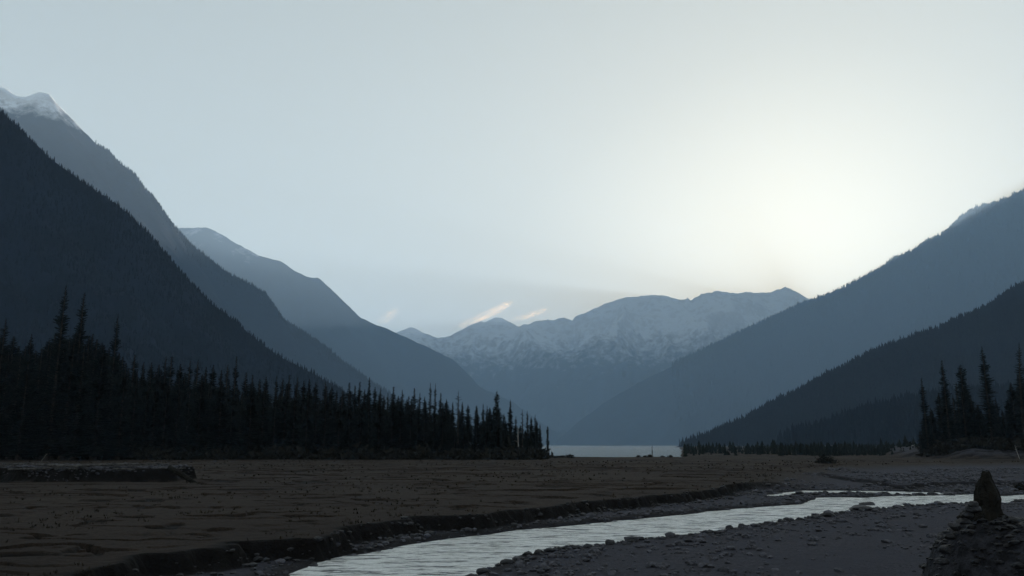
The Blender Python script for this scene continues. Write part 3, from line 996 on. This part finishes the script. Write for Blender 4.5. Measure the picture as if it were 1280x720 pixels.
def build_stump():
    d = 15.8
    base = at_depth(1234, 642, d)
    prof = [(652, 1214, 1259), (640, 1217, 1251), (632, 1220, 1249.5), (624, 1220, 1248.5), (615, 1221.5, 1246.5), (607, 1223, 1243), (601, 1225, 1240), (597, 1227, 1238.5), (592, 1227.5, 1237.5), (589.5, 1229, 1236)]
    n = 40
    V = []
    rng = np.random.default_rng(3)
    for k, (py, xl, xr) in enumerate(prof):
        L = at_depth(xl, py, d); Rr = at_depth(xr, py, d)
        c = (L[0] + Rr[0]) / 2; r = (Rr[0] - L[0]) / 2
        for j in range(n):
            a = 2 * math.pi * j / n
            q = r * (1 + .12 * math.sin(5 * a + k * .35) + rng.uniform(-.10, .10) + .06 * math.sin(11 * a + k))
            V.append((c + q * math.cos(a), d + q * math.sin(a) * .9, L[2] + (rng.uniform(-.05, .03) if k == len(prof) - 1 else 0)))
    Fq = [(k * n + j, k * n + (j + 1) % n, (k + 1) * n + (j + 1) % n, (k + 1) * n + j) for k in range(len(prof) - 1) for j in range(n)]
    top = (len(prof) - 1) * n
    V.append((V[top][0] - .05, d, V[top][2] - .06)); ci = len(V) - 1
    me = bpy.data.meshes.new('stump')
    me.from_pydata(V, [], Fq + [(top + j, top + (j + 1) % n, ci) for j in range(n)])
    me.materials.append(M_stump)
    e = bpy.data.objects.new('tree_stump', None); e.location = (base[0], d, base[2]); C.objects.link(e)
    o = bpy.data.objects.new('stump_wood', me); C.objects.link(o); o.parent = e
    o.matrix_parent_inverse = e.matrix_world.inverted()
    o.location = (-base[0], -d, -base[2])
    tag(e, 'dark broken tree stump standing on top of the stony mound', 'stump')
    for k, (dx, dz, a, L) in enumerate(((-.28, -.02, 2.9, .5), (.18, -.08, -.1, .55), (-.1, -.12, 3.9, .5), (.1, -.1, 5.3, .5))):
        rt = log_mesh('root', L, .10, .035, 60 + k, M_stump, .3, False, 0)
        r_ = bpy.data.objects.new('root', rt); C.objects.link(r_); r_.parent = e
        r_.location = (dx * .7 + math.cos(a) * .12, math.sin(a) * .2, dz + .05); r_.rotation_euler = (0, R(28), a)


build_stump()
rl = [(1212, 634, .16), (1205, 640, .14), (1200, 650, .12), (1190, 655, .15), (1183, 668, .12), (1178, 684, .13), (1174, 700, .13), (1213, 628, .11), (1262, 648, .12), (1271, 660, .1)]
for i, (px, py, s) in enumerate(rl):
    x, y, z = at_depth(px, py, 15.2)
    place('rock', rock_dk[i % 6], (x + .05, y, z - s * .3), (0, 0, i), 'dark angular rock lodged in the flank of the stony mound', 'rock', 'rocks lodged in the mound', s)

# ------------------------------------------------------------------ haze
hz = bpy.data.meshes.new('haze')
x0, x1, y0, y1, z0, z1 = -13000, 13000, -3200, 18600, -64, 2480
hz.from_pydata([(x0, y0, z0), (x1, y0, z0), (x1, y1, z0), (x0, y1, z0), (x0, y0, z1), (x1, y0, z1), (x1, y1, z1), (x0, y1, z1)], [],
               [(0, 3, 2, 1), (4, 5, 6, 7), (0, 1, 5, 4), (1, 2, 6, 5), (2, 3, 7, 6), (3, 0, 4, 7)])
ho = bpy.data.objects.new('haze', hz); C.objects.link(ho)
hm = bpy.data.materials.new('haze_air'); hm.use_nodes = True
nt = hm.node_tree; nt.nodes.clear()
out = nt.nodes.new('ShaderNodeOutputMaterial'); pv = nt.nodes.new('ShaderNodeVolumePrincipled')
pv.inputs['Color'].default_value = (0.55, 0.765, 1.0, 1)
pv.inputs['Density'].default_value = 1.05e-4
pv.inputs['Anisotropy'].default_value = 0.0
nt.links.new(pv.outputs[0], out.inputs['Volume'])
hz.materials.append(hm)
tag(ho, 'thin blue morning haze filling the valley', 'haze', kind='stuff')

# ------------------------------------------------------------------ thin clouds over the far range
def cloud(px, py, d, L, hgt, rot, seed, label):
    import bmesh
    bm = bmesh.new(); bmesh.ops.create_icosphere(bm, subdivisions=4, radius=1)
    for v in bm.verts:
        n = float(fbm(np.array([v.co.x * 1.3 + seed]), np.array([v.co.z * 1.3 + v.co.y]), 4, seed)[0]) - .5
        v.co *= 1 + n * .9
        v.co.z += .35 * v.co.x * v.co.x
    me = bpy.data.meshes.new('cloud'); bm.to_mesh(me); bm.free()
    o = bpy.data.objects.new('cloud', me); C.objects.link(o)
    o.location = at_depth(px, py, d); o.scale = (L, L * .5, hgt); o.rotation_euler = (0, R(rot), 0)
    me.materials.append(M_cloud)
    return tag(o, label, 'cloud')


M_cloud = bpy.data.materials.new('thin_cloud'); M_cloud.use_nodes = True
nt = M_cloud.node_tree; nt.nodes.clear()
out = nt.nodes.new('ShaderNodeOutputMaterial'); pv = nt.nodes.new('ShaderNodeVolumePrincipled')
pv.inputs['Color'].default_value = (1.0, 0.66, 0.32, 1)
pv.inputs['Anisotropy'].default_value = 0.6
tcx = nt.nodes.new('ShaderNodeTexCoord'); nz = nt.nodes.new('ShaderNodeTexNoise'); nz.inputs['Scale'].default_value = 2.2; nz.inputs['Detail'].default_value = 5
mr = nt.nodes.new('ShaderNodeMapRange'); mr.inputs['From Min'].default_value = 0.42; mr.inputs['From Max'].default_value = 0.70; mr.inputs['To Max'].default_value = 0.0011
nt.links.new(tcx.outputs['Object'], nz.inputs['Vector']); nt.links.new(nz.outputs['Fac'], mr.inputs['Value'])
nt.links.new(mr.outputs['Result'], pv.inputs['Density']); nt.links.new(pv.outputs[0], out.inputs['Volume'])
cloud(484, 397, 20500, 330, 130, -35, 3, 'small orange tinted cloud wisp above the left mountain ridge')
cloud(608, 394, 20500, 700, 80, -26, 8, 'thin cream cloud streak trailing over the snowy peak left of the middle')
cloud(662, 394, 20500, 520, 60, -18, 12, 'faint cream cloud streak right of the longer one over the snowy range')

# ------------------------------------------------------------------ sky and sun
SUN_EL, SUN_AZ = R(8.9), R(20)
w = bpy.data.worlds.new('World'); S.world = w; w.use_nodes = True
nt = w.node_tree
bg = nt.nodes['Background']
sky = nt.nodes.new('ShaderNodeTexSky'); sky.sky_type = 'NISHITA'; sky.sun_disc = False
sky.sun_elevation = SUN_EL; sky.sun_rotation = SUN_AZ
sky.altitude = 900; sky.air_density = 1.0; sky.dust_density = 2.2; sky.ozone_density = 1.5
hs = nt.nodes.new('ShaderNodeHueSaturation'); hs.inputs['Saturation'].default_value = 0.55
nt.links.new(sky.outputs[0], hs.inputs['Color'])
gm = nt.nodes.new('ShaderNodeGamma'); gm.inputs['Gamma'].default_value = 0.58
tn = nt.nodes.new('ShaderNodeMix'); tn.data_type = 'RGBA'; tn.blend_type = 'MULTIPLY'; tn.inputs[0].default_value = 1
tn.inputs[7].default_value = (1.34, 1.27, 1.04, 1)
nt.links.new(hs.outputs[0], gm.inputs['Color']); nt.links.new(gm.outputs[0], tn.inputs[6])
nt.links.new(tn.outputs[2], bg.inputs['Color'])
bg.inputs['Strength'].default_value = 0.058
sl = bpy.data.lights.new('sun', 'SUN'); sl.energy = 5.0; sl.angle = R(0.5); sl.color = (1, .88, .75)
so = bpy.data.objects.new('sun', sl)
sv = Vector((math.sin(SUN_AZ) * math.cos(SUN_EL), math.cos(SUN_AZ) * math.cos(SUN_EL), math.sin(SUN_EL)))
so.rotation_euler = sv.to_track_quat('Z', 'Y').to_euler()
C.objects.link(so)

# ------------------------------------------------------------------ render
S.render.engine = 'CYCLES'
S.view_settings.view_transform = 'Standard'
S.view_settings.look = 'None'
S.view_settings.exposure = 2.02
S.view_settings.gamma = 1
S.cycles.volume_bounces = 8
S.cycles.max_bounces = 12
